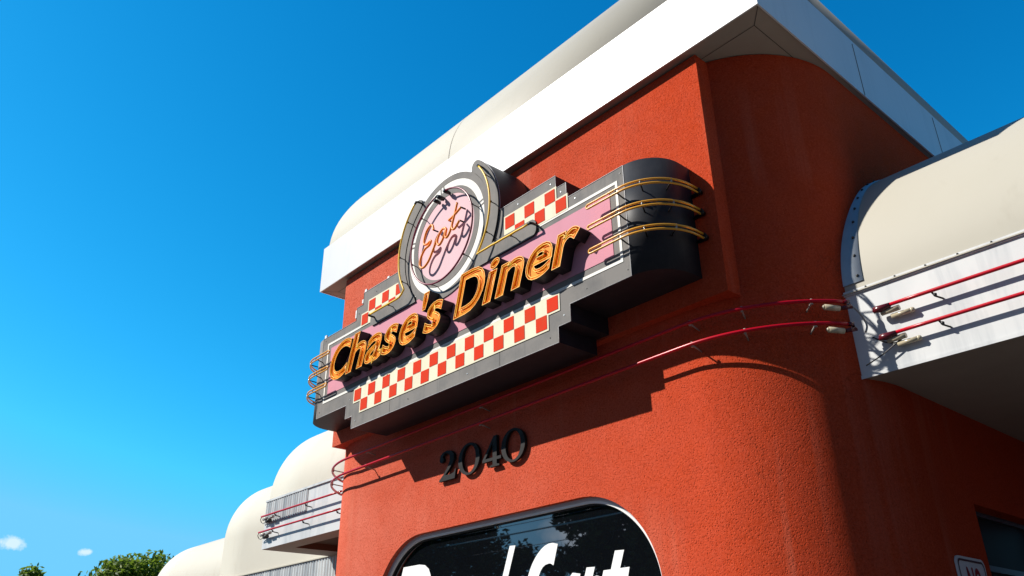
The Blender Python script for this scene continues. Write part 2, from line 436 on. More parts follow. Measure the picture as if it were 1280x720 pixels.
barrel(-22.0, -13.0, 9.17, 5.16, 1.66, 'lower_wing_roof', None, 3, wall_to=4.14)
barrel(-27.0, -13.0, 9.19, 4.14, 1.62, 'outer_wing_roof', None, 3)
n = 700; f = MB(); rows = [[], [], []]
for k in range(n+1):
    x = -27+14.4*k/n; y = 9.155-.012*math.sin(k*PI/3)
    rows[0].append((x,y,2.9)); rows[1].append((x,y,4.12)); rows[2].append((x,y+.03,4.12))
f.grid(rows[:2], 0, True); f.build('lower_wing_fascia', CORR, bld)
f = MB(); f.box(-27, -12.6, 9.12, 9.18, 4.12, 4.145); f.box(-26.9, -12.7, 9.6, 9.9, 0, 3.0); f.box(-27, -12.7, 9.18, 13, 2.9, 2.94)
f.build('lower_wing_wall', CREAM, bld)
# window -------------------------------------------------------------
wf = MB()
o0, o1 = win_outline(0), win_outline(-.038)
wf.extr(o0, 6.80, 6.87, 0, 0, False, [o1])
o2 = win_outline(-.064)

wf2 = wf.build('window', FRAME, bld)
o3 = win_outline(-.078)
b = MB(); b.extr(o1, 6.808, 6.87, 0, 0, False, [o2]); b.build('bead', FRAMEW, wf2)
b = MB(); b.extr(o2, 6.835, 6.87, 0, 0, False, [o3]); b.build('gasket', RUBBER, wf2)
b = MB(); b.fill([o2], lambda a, c: (a, 6.862, c)); b.build('glass', GLASS, wf2)
# "Breakfast" in white slanted capitals and lower case on the glass
ZB, EM = 1.70, 1.95
b = MB()
sl = .40; yq = [6.8575]
def put(o_, h_=()):
    yq[0] -= .0002; y_ = yq[0]; b.fill([o_]+list(h_), lambda a, c: (a, y_, c))
for ch, x0, x1, bo in (('B',-10.60,-9.42,.026),('r',-9.52,-9.02,.03),('e',-9.12,-8.52,.03),('a',-8.60,-8.03,.03),('f',-7.86,-6.96,.014),('s',-6.72,-6.26,.02)):
    for o_, h_ in groups(place_glyph(ch, x0, x1, ZB, EM*.985, .42, bo)): put(o_, h_)
def slab(x, zt, zb_, w1):                      # slanted stem
    return [(x, zt), (x+w1, zt-.006), (x+w1-(zt-zb_)*sl, zb_), (x-(zt-zb_)*sl, zb_)]
for q in (slab(-6.09,2.885,1.75,.13), [(-6.27,2.70),(-5.90,2.70),(-5.93,2.60),(-6.31,2.60)], slab(-6.52,2.755,1.70,.125),
          [(-7.02,1.78),(-6.86,1.68),(-6.78,1.78),(-6.66,2.50),(-6.62,2.70),(-6.74,2.72),(-6.88,2.60),(-7.02,2.1)],
          slab(-7.80,3.135,1.70,.105), [(-8.12,2.22),(-7.72,2.62),(-7.58,2.62),(-7.98,2.22),(-7.92,1.70),(-8.06,1.70)]): put(q)
b.build('window_lettering', VINYL, wf2)
# door on the shaded side -------------------------------------------
d = MB()
xx = XR-.16
for y0, y1, z0_, z1_ in ((DY0,DY0+.24,0,DZ1),(DY1-.2,DY1,0,DZ1),(DY0+.24,DY1-.2,DZ1-.05,DZ1),(DY0+.24,DY1-.2,2.62,2.68)):
    d.box(xx-.06, xx, y0, y1, z0_, z1_)
d.box(xx-.01, xx+.012, DY0+.235, DY0+.25, 0, DZ1-.05)
do = d.build('door', DOORF, bld)
d = MB(); d.box(xx-.05, xx-.04, DY0+.24, DY1-.2, 0, DZ1-.05); d.build('glass', DGLASS, do)
d = MB(); d.tube([(xx+.06,DY0+.35,.9),(xx+.06,DY0+.35,1.3)], .015); d.build('handle', GALV, do)

# ================================================================== THE NEON SIGN
sg = thing('neon_sign', 'big stepped grey neon sign reading Chase\'s Diner under a round Eat medallion', 'neon sign', (-8.15, 6.65, 5.03))
SY, SB = 6.0, 6.62
CX, CZ = -8.13, 7.33
XA, XE = -4.85, -11.46           # where the flat face turns into the rounded ends
RW, RD = 1.175, .975
def on_circle_x(r, z, s): return CX+s*math.sqrt(r*r-(z-CZ)**2)
out = [(-10.357,5.03),(-5.957,5.03),(-5.957,5.222),(-5.76,5.222),(-5.76,5.435),(XA,5.435),(XA,6.82),(-5.74,6.82),(-5.74,7.04),(-5.915,7.04),(-5.915,7.225)]
a0 = math.degrees(math.asin((7.225-CZ)/RW))
out += arc(CX, CZ, RW, a0, 50, 20)
tx, tz = CX+(RW+RD)/2*math.cos(R(50)), CZ+(RW+RD)/2*math.sin(R(50))
out += arc(tx, tz, (RW-RD)/2, 50, 200, 8)[1:-1]
out += arc(CX, CZ, RD, 55, 125, 30)
tx = CX+(RW+RD)/2*math.cos(R(130))
out += arc(tx, tz, (RW-RD)/2, -20, 130, 8)[1:-1]
out += arc(CX, CZ, RW, 130, 180-a0, 20)
out += [(-10.27,7.225),(-10.27,7.02),(-10.45,7.02),(-10.45,6.80),(XE,6.80),(XE,5.435),(-10.55,5.435),(-10.55,5.222),(-10.357,5.222)]
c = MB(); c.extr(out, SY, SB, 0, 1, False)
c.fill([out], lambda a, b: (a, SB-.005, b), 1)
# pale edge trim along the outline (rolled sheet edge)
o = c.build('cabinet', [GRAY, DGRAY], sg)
c = MB(); c.tube([(a, SY-.002, b) for a, b in out], .0045, 5, 0, True); c.build('edge_trim', FRAME, sg)
RE = .44
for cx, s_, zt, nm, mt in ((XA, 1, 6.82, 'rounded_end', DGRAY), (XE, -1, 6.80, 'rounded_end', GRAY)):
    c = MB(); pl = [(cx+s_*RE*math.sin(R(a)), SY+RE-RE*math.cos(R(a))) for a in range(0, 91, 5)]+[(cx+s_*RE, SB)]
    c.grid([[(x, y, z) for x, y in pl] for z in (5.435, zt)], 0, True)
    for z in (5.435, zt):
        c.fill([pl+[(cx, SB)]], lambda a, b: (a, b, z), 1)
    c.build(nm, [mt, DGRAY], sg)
for x_, z_ in ((-11.42,6.835),(-10.475,6.90),(-10.475,6.97),(-10.30,7.10),(-10.24,7.255),(-9.6,7.24)):   # pale fixing tabs
    c = MB(); c.box(x_-.035, x_+.02, SY+.01, SY+.03, z_-.035, z_+.03); c.build('fixing_tab', FRAMEW, sg)
for x_, z_ in [(-11.38,6.74),(-11.38,5.52),(-10.45,5.50),(-10.26,5.13),(-8.9,5.12),(-7.6,5.12),(-6.1,5.13),(-5.86,5.33),(-5.5,5.53),(-4.90,5.53),(-4.90,6.74),(-5.6,6.75),(-5.83,6.95),(-6.0,7.14),(-6.6,7.14),(-9.9,7.12),(-10.38,6.9)]:
    c = MB(); c.tube([(x_,SY-.006,z_),(x_,SY+.002,z_)], .008, 7); c.build('screw', BOLT if int(x_*10)%2 else GALV, sg)
for x_ in (-9.35, -6.98):                              # butt joints of the face sheets
    c = MB(); c.box(x_, x_+.006, SY-.0015, SY+.002, 5.035, 5.215); c.build('face_joint', SEAM, sg)
# name panel: white line, grey gap, pink field
c = MB()
def rect(x0, x1, z0_, z1_): return [(x0,z0_),(x1,z0_),(x1,z1_),(x0,z1_)]
c.extr(rect(-11.29,-4.945,5.64,6.665), SY-.006, SY+.01, 0, 0, False, [rect(-11.255,-4.98,5.675,6.63)])
c.build('border_line', WHITE, sg)
c = MB(); c.extr(rect(-11.17,-5.07,5.755,6.56), SY-.006, SY+.01); c.build('name_panel', PINK, sg)
# chequered panels
def cheq(name, rows, pitch, hz, bt=.022):
    """rows: list of (z0, xstart, count, first_is_red)"""
    c = MB()
    for k, (z, xs, n, red) in enumerate(rows):
        yy = SY-.008-.0005*k
        c.extr(rect(xs-bt, xs+n*pitch+bt, z-bt, z+hz+bt), yy, SY+.01, 0, 0)
    for z, xs, n, red in rows:
        for i in range(n):
            if (i % 2 == 0) == red:
                g = .004
                c.fill([rect(xs+i*pitch+g, xs+(i+1)*pitch-g, z+g, z+hz-g)], lambda a, b: (a, SY-.0125, b), 1)
    return c.build(name, [CREAMP, RED], sg)
pb = (-5.94+10.32)/23
cheq('chequer_panel', [(5.432, -10.32, 23, True), (5.246, -10.32+pb, 21, True)], pb, .182)
cheq('chequer_panel', [(6.862, -6.108-.185*4, 5, True) , (6.675, -6.108-.185*4, 6, False)], .185, .182)
cheq('chequer_panel', [(6.835, -10.085, 5, True), (6.652, -10.27, 6, True)], .185, .182)
# raised wings of the medallion running out into grey tabs
def wing(s):
    ang = lambda a: a if s > 0 else 180-a
    f_ = lambda r, a: (CX+r*math.cos(R(ang(a))), CZ+r*math.sin(R(ang(a))))
    ri, ro = RD+.004, RW-.004
    xt = -6.25 if s > 0 else -9.98
    zt1, zt0, rr = 6.775, 6.535, .09
    P = [f_(ri, a) for a in range(50, -46, -4)]
    P += [(CX+s*.66, zt0), (xt-s*rr, zt0)] + [(xt-s*rr+s*rr*math.sin(R(a)), zt0+rr-rr*math.cos(R(a))) for a in (20,45,70,90)]
    P += [(xt-s*rr+s*rr*math.cos(R(a)), zt1-rr+rr*math.sin(R(a))) for a in (20,45,70,90)]
    aq = -math.degrees(math.asin((CZ-zt1)/ro))
    k = aq
    while k < 50: P.append(f_(ro, k)); k += 4
    tcx, tcz = f_((ri+ro)/2, 50)
    P += [f_(ro, 50)]+[(tcx+(ro-ri)/2*math.cos(R(ang(50+a))), tcz+(ro-ri)/2*math.sin(R(ang(50+a)))) for a in (30,60,90,120,150)]
    c = MB(); c.extr(P, SY-.03, SY+.01, 0, 1)
    c.build('medallion_wing', [GRAY, DGRAY], sg)
wing(1); wing(-1)
# medallion rings
def disc(name, r0, r1, y, m):
    c = MB(); o_ = arc(CX, CZ, r1, 0, 360, 72)[:-1]
    h_ = [arc(CX, CZ, r0, 0, 360, 72)[:-1]] if r0 else []
    c.extr(o_, y, SY+.01, 0, 0, False, h_); return c.build(name, m, sg)
disc('outer_ring', .872, .972, SY-.02, GRAY)
wr = disc('white_ring', .765, .872, SY-.016, WHITE)
disc('inner_ring', .655, .765, SY-.02, GRAY)
disc('pink_disc', 0, .655, SY-.016, PINK2)
for a in (12, 168, 97):                                # grey bars interrupting the white ring
    c = MB()
    ca, sa = math.cos(R(a)), math.sin(R(a))
    for dd in (-.035, .035):
        q = [(CX+r*ca-(dd+e)*sa, CZ+r*sa+(dd+e)*ca) for r, e in ((.77,-.012),(.868,-.012),(.868,.012),(.77,.012))]
        c.fill([q], lambda x, z: (x, SY-.019, z))
    c.build('ring_mark', GRAY, wr)

# neon on the sign -------------------------------------------------------
def post(mb, x, z, y0, y1, r=.008, mi=1): mb.tube([(x,y0,z),(x,y1,z)], r, 6, mi)
def neon(name, pts, r, m, posts=(), base=SY, parent=None, ends=True, label=None):
    c = MB(); c.tube(pts, r, 8, 0)
    for i in posts:
        p_ = Vector(pts[i]); c.tube([p_+Vector((0,.0,0)), (p_.x, base, p_.z-.008)], .007, 6, 1)
        c.ball((p_.x, p_.y+.02, p_.z), .018, 1, 6)
    if ends:
        for i in (0, -1):
            p_ = Vector(pts[i]); q_ = Vector(pts[1 if i == 0 else -2]); d_ = (p_-q_).normalized()
            c.tube([p_-d_*.02, p_+d_*.015, p_+d_*.03+Vector((0,.03,0)), p_+d_*.03+Vector((0,base-p_.y,0))], [.016,.019,.017,.012], 8, 1)
    return c.build(name, [m, BLACK], parent or sg, label)
YN = 5.865
cx2 = -8.08
ra = arc(cx2, CZ, 1.07, 40, -40, 24)
pr = [(x, YN, z) for x, z in ra]+[(-7.20,YN,6.645)]+[(-7.1+.12*k, YN, 6.645+.004*(k%2)) for k in range(8)]
neon('neon_tube', pr, .0135, YTUBE, (4, 12, 19, 30))
ra = arc(cx2, CZ, 1.035, 130, 214, 24)
pl_ = [(x, YN, z) for x, z in ra]+[(-8.99,YN,6.70),(-9.05,YN,6.665)]+[(-9.12-.12*k, YN, 6.66) for k in range(7)]
neon('neon_tube', pl_, .0135, YTUBE, (5, 14, 21, 29))
# maroon circle in two overlapping runs, held on black supports
rr_ = [(x, YN, z) for x, z in arc(-8.085, 7.275, .715, 100, 445, 80)]
neon('circle_tube', rr_, .0135, MTUBE, (8, 22, 36, 50, 64))
# glass lead-ins where the two ends of the circle meet
for x_, z_ in ((-8.25,7.93),(-8.17,7.955),(-8.02,7.99)):
    c = MB(); c.tube([(x_,5.85,z_),(x_+.01,5.9,z_-.01),(x_+.01,5.96,z_-.02)], [.026,.03,.022], 8, 0); c.build('electrode', BLACK, sg)
# script "Eat"
PTS = [[(-8.264, 7.446), (-8.294, 7.534), (-8.353, 7.554), (-8.441, 7.495), (-8.49, 7.377), (-8.48, 7.299), (-8.402, 7.279), (-8.323, 7.299), (-8.353, 7.24), (-8.47, 7.211), (-8.558, 7.103), (-8.568, 6.986), (-8.48, 6.927), (-8.362, 6.986), (-8.264, 7.123), (-8.186, 7.24), (-8.088, 7.348), (-8.01, 7.367), (-7.971, 7.338), (-8.049, 7.367), (-8.137, 7.299), (-8.167, 7.201), (-8.118, 7.142), (-8.039, 7.201), (-7.961, 7.338), (-7.98, 7.221), (-7.941, 7.191), (-7.873, 7.26), (-7.794, 7.446), (-7.726, 7.651), (-7.775, 7.495), (-7.834, 7.338), (-7.814, 7.26), (-7.755, 7.26), (-7.667, 7.338)], [(-7.912, 7.446), (-7.785, 7.475), (-7.638, 7.534)]]
for pth in PTS:
    c = MB(); c.tube(smooth_path([(x, 5.875, z) for x, z in pth], 6), .0165, 8, 0)
    for q_ in (pth[0], pth[-1]):
        c.tube([(q_[0],5.875,q_[1]),(q_[0],5.955,q_[1])], .013, 6, 1)
    c.build('script_tube', [STUBE, BLACK], sg)
# hairpin tubes wrapping the rounded ends
def hairpin(z, s):
    cxx = XA if s > 0 else XE
    ro = RE+.13; gap = .05
    def run(zz):
        return [(cxx-s*(.44-.02*k*1.0), SY-.13, zz) for k in range(0, 22, 3)] + [(cxx+s*ro*math.sin(R(a)), SY+RE-ro*math.cos(R(a)), zz) for a in range(4, 91, 5)] + [(cxx+s*ro, SY+RE+.10, zz)]
    a_, b_ = run(z+gap/2), run(z-gap/2)
    e0 = [(cxx-s*(.44+gap/2*math.cos(R(t))), SY-.13, z+gap/2*math.sin(R(t))) for t in (60,30,0,-30,-60)]
    pts = b_[::-1]+e0[::-1]+a_
    c = MB(); c.tube(pts, .0125, 8, 0)
    for ang in (-1, 28, 62):
        if ang < 0: px, py, qy, qx = cxx-s*.03, SY-.13, SY, cxx-s*.03
        else:
            px, py = cxx+s*ro*math.sin(R(ang)), SY+RE-ro*math.cos(R(ang)); qx, qy = cxx+s*RE*math.sin(R(ang)), SY+RE-RE*math.cos(R(ang))
        c.tube([(px,py,z),(qx,qy,z-.03)], .009, 6, 1); c.tube([(px,py,z-.035),(px,py,z+.035)], .010, 6, 1 if ang < 0 else 2)
    x_, y_, _ = a_[-1]
    c.tube([(x_,y_,z),(x_,y_+.05,z),(cxx+s*RE,y_+.07,z)], [.04,.035,.02], 8, 1)
    c.build('hairpin_tube', [OTUBE, BLACK, STAND], sg)
for z in (6.435, 6.165, 5.865): hairpin(z, 1)
for z in (6.415, 6.145, 5.865): hairpin(z, -1)

# channel letters ---------------------------------------------------------
YL = 5.81; KL = 5.81/5.84
EML = .62/.729
BO = .030
def letter(ch, x0, x1, zb=1.6+4.248*5.81/5.84, em=EML*.945, bold=BO):
    loops = place_glyph(ch, x0, x1, zb, em, .26, bold)
    c = MB()
    for o_, hs in groups(loops):
        L0 = [o_]+hs; L1 = [offset(l, -.0085) for l in L0]
        for a, b in zip(L0, L1):
            c.grid([[(x, SY-.012, z) for x, z in a], [(x, YL, z) for x, z in a]], 1, False, True)
            c.grid([[(x, YL, z) for x, z in a], [(x, YL, z) for x, z in b]], 2, False, True)
            c.grid([[(x, YL, z) for x, z in b], [(x, YL+.03, z) for x, z in b]], 0, False, True)
        c.fill(L1, lambda x, z: (x, YL+.03, z), 0)
    lo = c.build('letter', [ORANGE, BLACK, RIM], sg)
    t = MB()
    for l in loops:
        q = offset(l, -.031)
        if (area(q) > 0) == (area(l) > 0) and abs(area(q)) > .0006:
            t.tube([(x, YL+.006, z) for x, z in q], .0065, 6, 0, True)
    if t.v: t.build('neon_outline', YTUBE, lo)
for ch, x0, x1 in [('C', -10.876, -10.258), ('h', -10.384, -9.825), ('a', -9.859, -9.398), ('s', -9.413, -8.99), ('e', -8.963, -8.508), ("'", -8.425, -8.258), ('s', -8.387, -7.942), ('D', -7.715, -7.068), ('i', -7.128, -6.787), ('n', -6.883, -6.335), ('e', -6.317, -5.848), ('r', -5.882, -5.398)]:
    letter(ch, x0*KL, x1*KL)

# ================================================================== HOUSE NUMBER 2040
hn = thing('house_number', 'dark bronze serif numerals 2040 on the stucco under the neon sign', 'house number', (-8.15, 6.70, 4.12))
def ell(cx, cz, a, b, n=36): return [(cx+a*math.cos(2*PI*k/n), cz+b*math.sin(2*PI*k/n)) for k in range(n)]
ZN0, ZN1 = 4.10, 4.505
def digit_mesh(outer, holes=()):
    c = MB(); kk = 6.672/6.66; g_ = lambda l: [(a*kk, 1.6+(b-1.6)*kk) for a, b in l]; c.extr(g_(outer), 6.672, 6.712, 0, 0, True, [g_(h) for h in holes])
    c.build('digit', BRONZE, hn)
for cx in (-8.385, -7.50):
    cz, hh = (ZN0+ZN1)/2, (ZN1-ZN0)/2+.012
    digit_mesh(ell(cx, cz, .225, hh), [ell(cx+.002, cz, .145, hh-.028)[::-1]])
def stroke(pts, ws):   # ribbon of varying width
    a, b = [], []
    for i, p_ in enumerate(pts):
        p0 = Vector(pts[max(i-1,0)]); p1 = Vector(pts[min(i+1,len(pts)-1)]); d_ = (p1-p0).normalized(); n_ = Vector((-d_.y, d_.x))*ws[i]/2
        a.append((p_[0]+n_.x, p_[1]+n_.y)); b.append((p_[0]-n_.x, p_[1]-n_.y))
    return a+b[::-1]
# 2
x_, z_ = -9.03, ZN0
two = [(0,.30),(.015,.365),(.07,.405),(.15,.418),(.24,.40),(.30,.345),(.305,.28),(.27,.21),(.20,.14),(.12,.075),(.25,.07),(.31,.085),(.335,.13),(.35,.13),(.325,0),(.0,0),(.0,.02),(.10,.10),(.17,.18),(.215,.26),(.215,.33),(.175,.375),(.12,.383),(.075,.36),(.065,.335),(.085,.31),(.08,.275),(.04,.26),(.01,.275)]
digit_mesh([(x_+a*1.06, z_+b*.98) for a, b in two])
x_ = -8.10
four = [(.0,.115),(.225,.41),(.285,.41),(.285,.125),(.37,.125),(.37,.085),(.285,.085),(.285,.03),(.335,.02),(.335,0),(.15,0),(.15,.02),(.205,.03),(.205,.085),(.0,.085)]
digit_mesh([(x_+a, z_+b*.98) for a, b in four], [[(x_+a, z_+b*.98) for a, b in [(.205,.125),(.055,.125),(.205,.325)]]])

# ================================================================== RED TUBES ROUND THE BUILDING
def tower_tube(zl, zr, label):
    t = thing('red_neon_tube', label, 'neon tube', (-8.0, 6.5, (zl+zr)/2), 'red neon tubes wrapping the building')
    so = .19; r0 = RC+so
    zf = lambda x: zl+(zr-zl)*(x+12)/8
    cl, cr = XL+RC, XR-RC
    P = []
    for a in range(-64, 1, 4):
        x, y = cl+r0*math.sin(R(a)), YC-r0*math.cos(R(a)); P.append((x, y, zf(x)))
    n = 12
    for k in range(1, n): x = cl+(cr-cl)*k/n; P.append((x, YC-r0, zf(x)))
    for a in range(0, 61, 4):
        x, y = cr+r0*math.sin(R(a)), YC-r0*math.cos(R(a)); P.append((x, y, zf(x)))
    c = MB(); c.tube(P, .0185, 10, 0); c.build('tube', RTUBE, t)
    idx = [3, 9, 17, 22, 29, 34, 40]
    for i in idx:
        if i >= len(P): continue
        p_ = Vector(P[i]); cxx = min(max(p_.x, cl), cr); d_ = Vector((cxx-p_.x, YC-p_.y, 0)).normalized()
        c = MB(); c.tube([p_+d_*.0, p_+d_*(so+.01)+Vector((0,0,-.035))], .009, 6, 0); c.tube([p_+d_*.02+Vector((0,0,-.03)), p_+d_*.02+Vector((0,0,.03))], .013, 6, 0)
        c.build('bracket', STAND, t)
    # electrode sleeve and end boot at the right-hand end
    p_ = Vector(P[-1]); q_ = Vector(P[-2]); d_ = (p_-q_).normalized(); inn = Vector((-d_.y, d_.x, 0)); 
    c = MB(); c.tube([p_-d_*.02, p_+d_*.03, p_+d_*.05-Vector((0,0,.05)), p_-d_*.06-Vector((0,0,.075))], [.022,.026,.026,.02], 8, 0); c.build('end_boot', BOOT, t)
    c = MB(); c.tube([p_-d_*.08-Vector((0,0,.078)), p_-d_*.24-Vector((0,0,.072))], .030, 10, 0); c.ball(p_-d_*.24-Vector((0,0,.072)), .024, 0, 8); c.build('electrode', ELEC, t)
    p_ = Vector(P[0]); q_ = Vector(P[1]); d_ = (p_-q_).normalized()
    c = MB(); c.tube([p_-d_*.03, p_+d_*.04, p_+d_*.10+Vector((.03,.03,0))], [.022,.03,.03], 8, 0); c.build('end_boot', ELEC, t)
    return P
P1 = tower_tube(4.855, 4.975, 'upper red neon tube curving round the stucco tower below the sign')
P2 = tower_tube(4.625, 4.735, 'lower red neon tube curving round the stucco tower just above the numerals')
def wing_tube(x0, x1, z, y, flip, label):
    t = thing('red_neon_tube', label, 'neon tube', ((x0+x1)/2, y, z), 'red neon tubes wrapping the building')
    c = MB(); n = int(abs(x1-x0)/.4); c.tube([(x0+(x1-x0)*k/n, y, z) for k in range(n+1)], .0185, 10, 0); c.build('tube', RTUBE, t)
    k = x0+.52 if not flip else x0+.55
    while k < x1:
        c = MB(); c.tube([(k,y,z),(k+.02,y+.03,z-.05),(k+.06,YW-.005,z-.07)], .010, 6, 0); c.ball((k+.025,y+.02,z-.04), .020, 0, 6)
        c.build('bracket', WIRE, t); k += 1.25
    if not flip:
        c = MB(); c.tube([(x0-.035,y,z-.005),(x0-.03,y,z-.01),(x0+.02,y,z-.012),(x0+.13,y,z-.004)], [.02,.034,.036,.024], 10, 0); c.build('end_boot', BOOT, t)
        c = MB(); c.tube([(x0+.02,y+.03,z-.05),(x0+.2,y+.03,z-.045)], .027, 10, 0); c.tube([(x0+.1,y+.055,z-.10),(x0+.30,y+.055,z-.10)], .024, 10, 0)
        c.ball((x0+.30,y+.055,z-.10), .028, 0, 8); c.build('electrode', ELEC, t)
    else:
        for q in (.04, .30):
            c = MB(); c.tube([(x0+q,y+.03,z-.055),(x0+q+.17,y+.03,z-.055)], .03, 8, 0); c.build('electrode', STAND, t)
        c = MB(); c.tube([(x0+.14,y+.06,z-.10),(x0+.28,y+.06,z-.10)], .042, 8, 0); c.build('end_boot', WIRE, t)
        c = MB(); c.tube(smooth_path([(x0+.02,y,z),(x0-.07,y+.02,z-.05),(x0-.04,y+.06,z-.12),(x0+.14,y+.06,z-.10)],5), .009, 6, 0); c.build('wire', STAND, t)
YT = YW-.10
wing_tube(-3.055, 4.1, 4.868, YT, False, 'upper red neon tube along the white fascia of the right wing')
wing_tube(-3.055, 4.1, 4.578, YT, False, 'lower red neon tube along the white fascia of the right wing')
wing_tube(-16.20, -13.05, 4.755, YT-.03, True, 'upper red neon tube along the short fascia left of the tower')
wing_tube(-16.24, -13.05, 4.445, YT-.03, True, 'lower red neon tube along the short fascia left of the tower')
# loose cables hanging at the joint of tower and right wing
cb = thing('sign_cable', 'pair of thin looping cables at the tower corner beside the right wing', 'cable', (-3.2, 7.5, 4.5))
c = MB(); c.tube(smooth_path([P1[-1], (-3.22,7.44,4.88), (-3.19,7.50,4.75), (-3.20,7.47,4.66)], 8), .011, 6, 0); c.build('conduit', STAND, cb)
c = MB(); c.tube(smooth_path([(-3.16,7.50,4.60),(-3.05,7.53,4.52),(-2.95,7.55,4.50),(-2.86,7.54,4.56)], 8), .008, 6, 0)
c.tube(smooth_path([(-3.30,7.55,4.36),(-3.10,7.53,4.42),(-2.90,7.53,4.52)], 8), .007, 6, 0); c.build('wire', WIRE, cb)

# ================================================================== PARKING SIGN
ps = thing('parking_sign', 'white metal sign with a dark border and red NO on the shaded wall', 'sign', (XR, 8.8, 2.0))
def rrect(y0, y1, z0_, z1_, r): 
    return arc(y1-r, z1_-r, r, 0, 90, 5)+arc(y0+r, z1_-r, r, 90, 180, 5)+arc(y0+r, z0_+r, r, 180, 270, 5)+arc(y1-r, z0_+r, r, 270, 360, 5)
SX = XR+.02
def plate(o_, hs, x, m, nm, thick=True):
    c = MB(); c.fill([o_]+hs, lambda a, b: (x, a, b))
    if thick: c.grid([[(x, a, b) for a, b in o_], [(XR+.004, a, b) for a, b in o_]], 0, False, True)
    c.build(nm, m, ps)
plate(rrect(8.43,9.10,1.60,2.66,.07), [], SX, SIGNW, 'plate')
plate(rrect(8.455,9.075,1.625,2.635,.055), [rrect(8.475,9.055,1.645,2.615,.045)[::-1]], SX+.003, SIGNB, 'border', False)
c = MB()
for ch, y0, y1 in (('N',8.62,8.77),('O',8.79,8.94)):
    g = glyph(ch, .03); xs = [q[0] for l in g for q in l]; a_, b_ = min(xs), max(xs)
    L_ = [[(y0+(x-a_)/(b_-a_)*(y1-y0), 2.29+(z+.03)*.37) for x, z in l] for l in g]
    for o_, h_ in groups(L_): c.fill([o_]+h_, lambda a, b: (SX+.004, a, b))
c.build('lettering', SIGNR, ps)

# ================================================================== TREES, GROUND, LINES
LEAF = mat('leaf', (.06,.10,.025), .55, spec=.3)
m = LEAF
g_ = N(m, 'ShaderNodeNewGeometry'); 
setc(m, ramp(m, g_.outputs['Random Per Island'], [(0,(.05,.10,.010)),(.55,(.12,.19,.022)),(1,(.24,.30,.04))]))
pb_ = m.node_tree.nodes['Principled BSDF']; tr_ = N(m, 'ShaderNodeBsdfTranslucent'); tr_.inputs['Color'].default_value = (.20,.30,.03,1)
ms_ = N(m, 'ShaderNodeMixShader'); ms_.inputs[0].default_value = .38; L(m, pb_.outputs[0], ms_.inputs[1]); L(m, tr_.outputs[0], ms_.inputs[2]); L(m, ms_.outputs[0], m.node_tree.nodes['Material Output'].inputs['Surface'])
LEAFD = mat('dark_leaf', (.03,.05,.015), .6, spec=.2)
m = LEAFD
g_ = N(m, 'ShaderNodeNewGeometry'); setc(m, ramp(m, g_.outputs['Random Per Island'], [(0,(.018,.034,.010)),(1,(.055,.075,.022))]))
BARK = mat('bark', (.12,.09,.07), .9)
setc(BARK, mix(BARK, noise(BARK, 6, 5, .7, coords(BARK, (3,3,.5))), (.07,.05,.04), (.2,.16,.12)))
def tree(x, y, h, rad, seed, label, n=5200, ls=.16, group=None):
    leaf_m = LEAFD if y < 0 else LEAF
    rnd = random.Random(seed)
    t = thing('tree', label, 'tree', (x, y, 0), group)
    tr = MB(); tr.tube([(x,y,0),(x+.1,y,h*.25),(x-.1,y+.1,h*.5),(x,y,h*.78)], [h*.028,h*.022,h*.016,h*.006], 9)
    cl = []
    for k in range(22):
        a = rnd.uniform(0, 2*PI); zz = h*rnd.uniform(.38, .97); e = math.sqrt(max(0, 1-((zz/h-.62)/.42)**2))
        rr2 = rad*e*rnd.uniform(.35, .95); c_ = Vector((x+rr2*math.cos(a), y+rr2*math.sin(a), zz))
        cl.append((c_, rad*rnd.uniform(.20,.42)))
        b0 = Vector((x, y, max(h*.22, zz-rr2*.9-h*.05))); md = (b0+c_)/2+Vector((0,0,h*.02))
        tr.tube([b0, md, c_], [h*.010, h*.006, h*.002], 5)
    tr.build('trunk', BARK, t)
    lf = MB()
    for k in range(n):
        c_, r2 = rnd.choice(cl)
        d_ = Vector((rnd.gauss(0,1), rnd.gauss(0,1), rnd.gauss(0,.75))); d_.normalize(); p_ = c_+d_*r2*rnd.uniform(.45,1.08)
        u = Vector((rnd.gauss(0,1), rnd.gauss(0,1), rnd.gauss(0,1))).normalized(); v_ = u.orthogonal().normalized(); s1 = ls*rnd.uniform(.6,1.3)
        lf.v += [tuple(p_-u*s1), tuple(p_+v_*s1*.42), tuple(p_+u*s1), tuple(p_-v_*s1*.42)]
        q = len(lf.v); lf.f.append([q-4,q-3,q-2,q-1]); lf.m.append(0); lf.s.append(False)
    off = ORG[t.name]; me = bpy.data.meshes.new('crown')
    me.from_pydata([(a-off.x, b-off.y, c2-off.z) for a, b, c2 in lf.v], [], lf.f); me.materials.append(leaf_m)
    o_ = bpy.data.objects.new('crown', me); COL.objects.link(o_); o_.parent = t
# behind the left wing
tree(-43.2, 13.6, 7.2, 2.5, 5, 'bushy green tree rising behind the outer cream roof at the far left wing', 7000, .15)
tree(-48.4, 10.3, 7.0, 1.6, 11, 'smaller green treetop standing apart at the bottom left against the sky', 3600, .15)
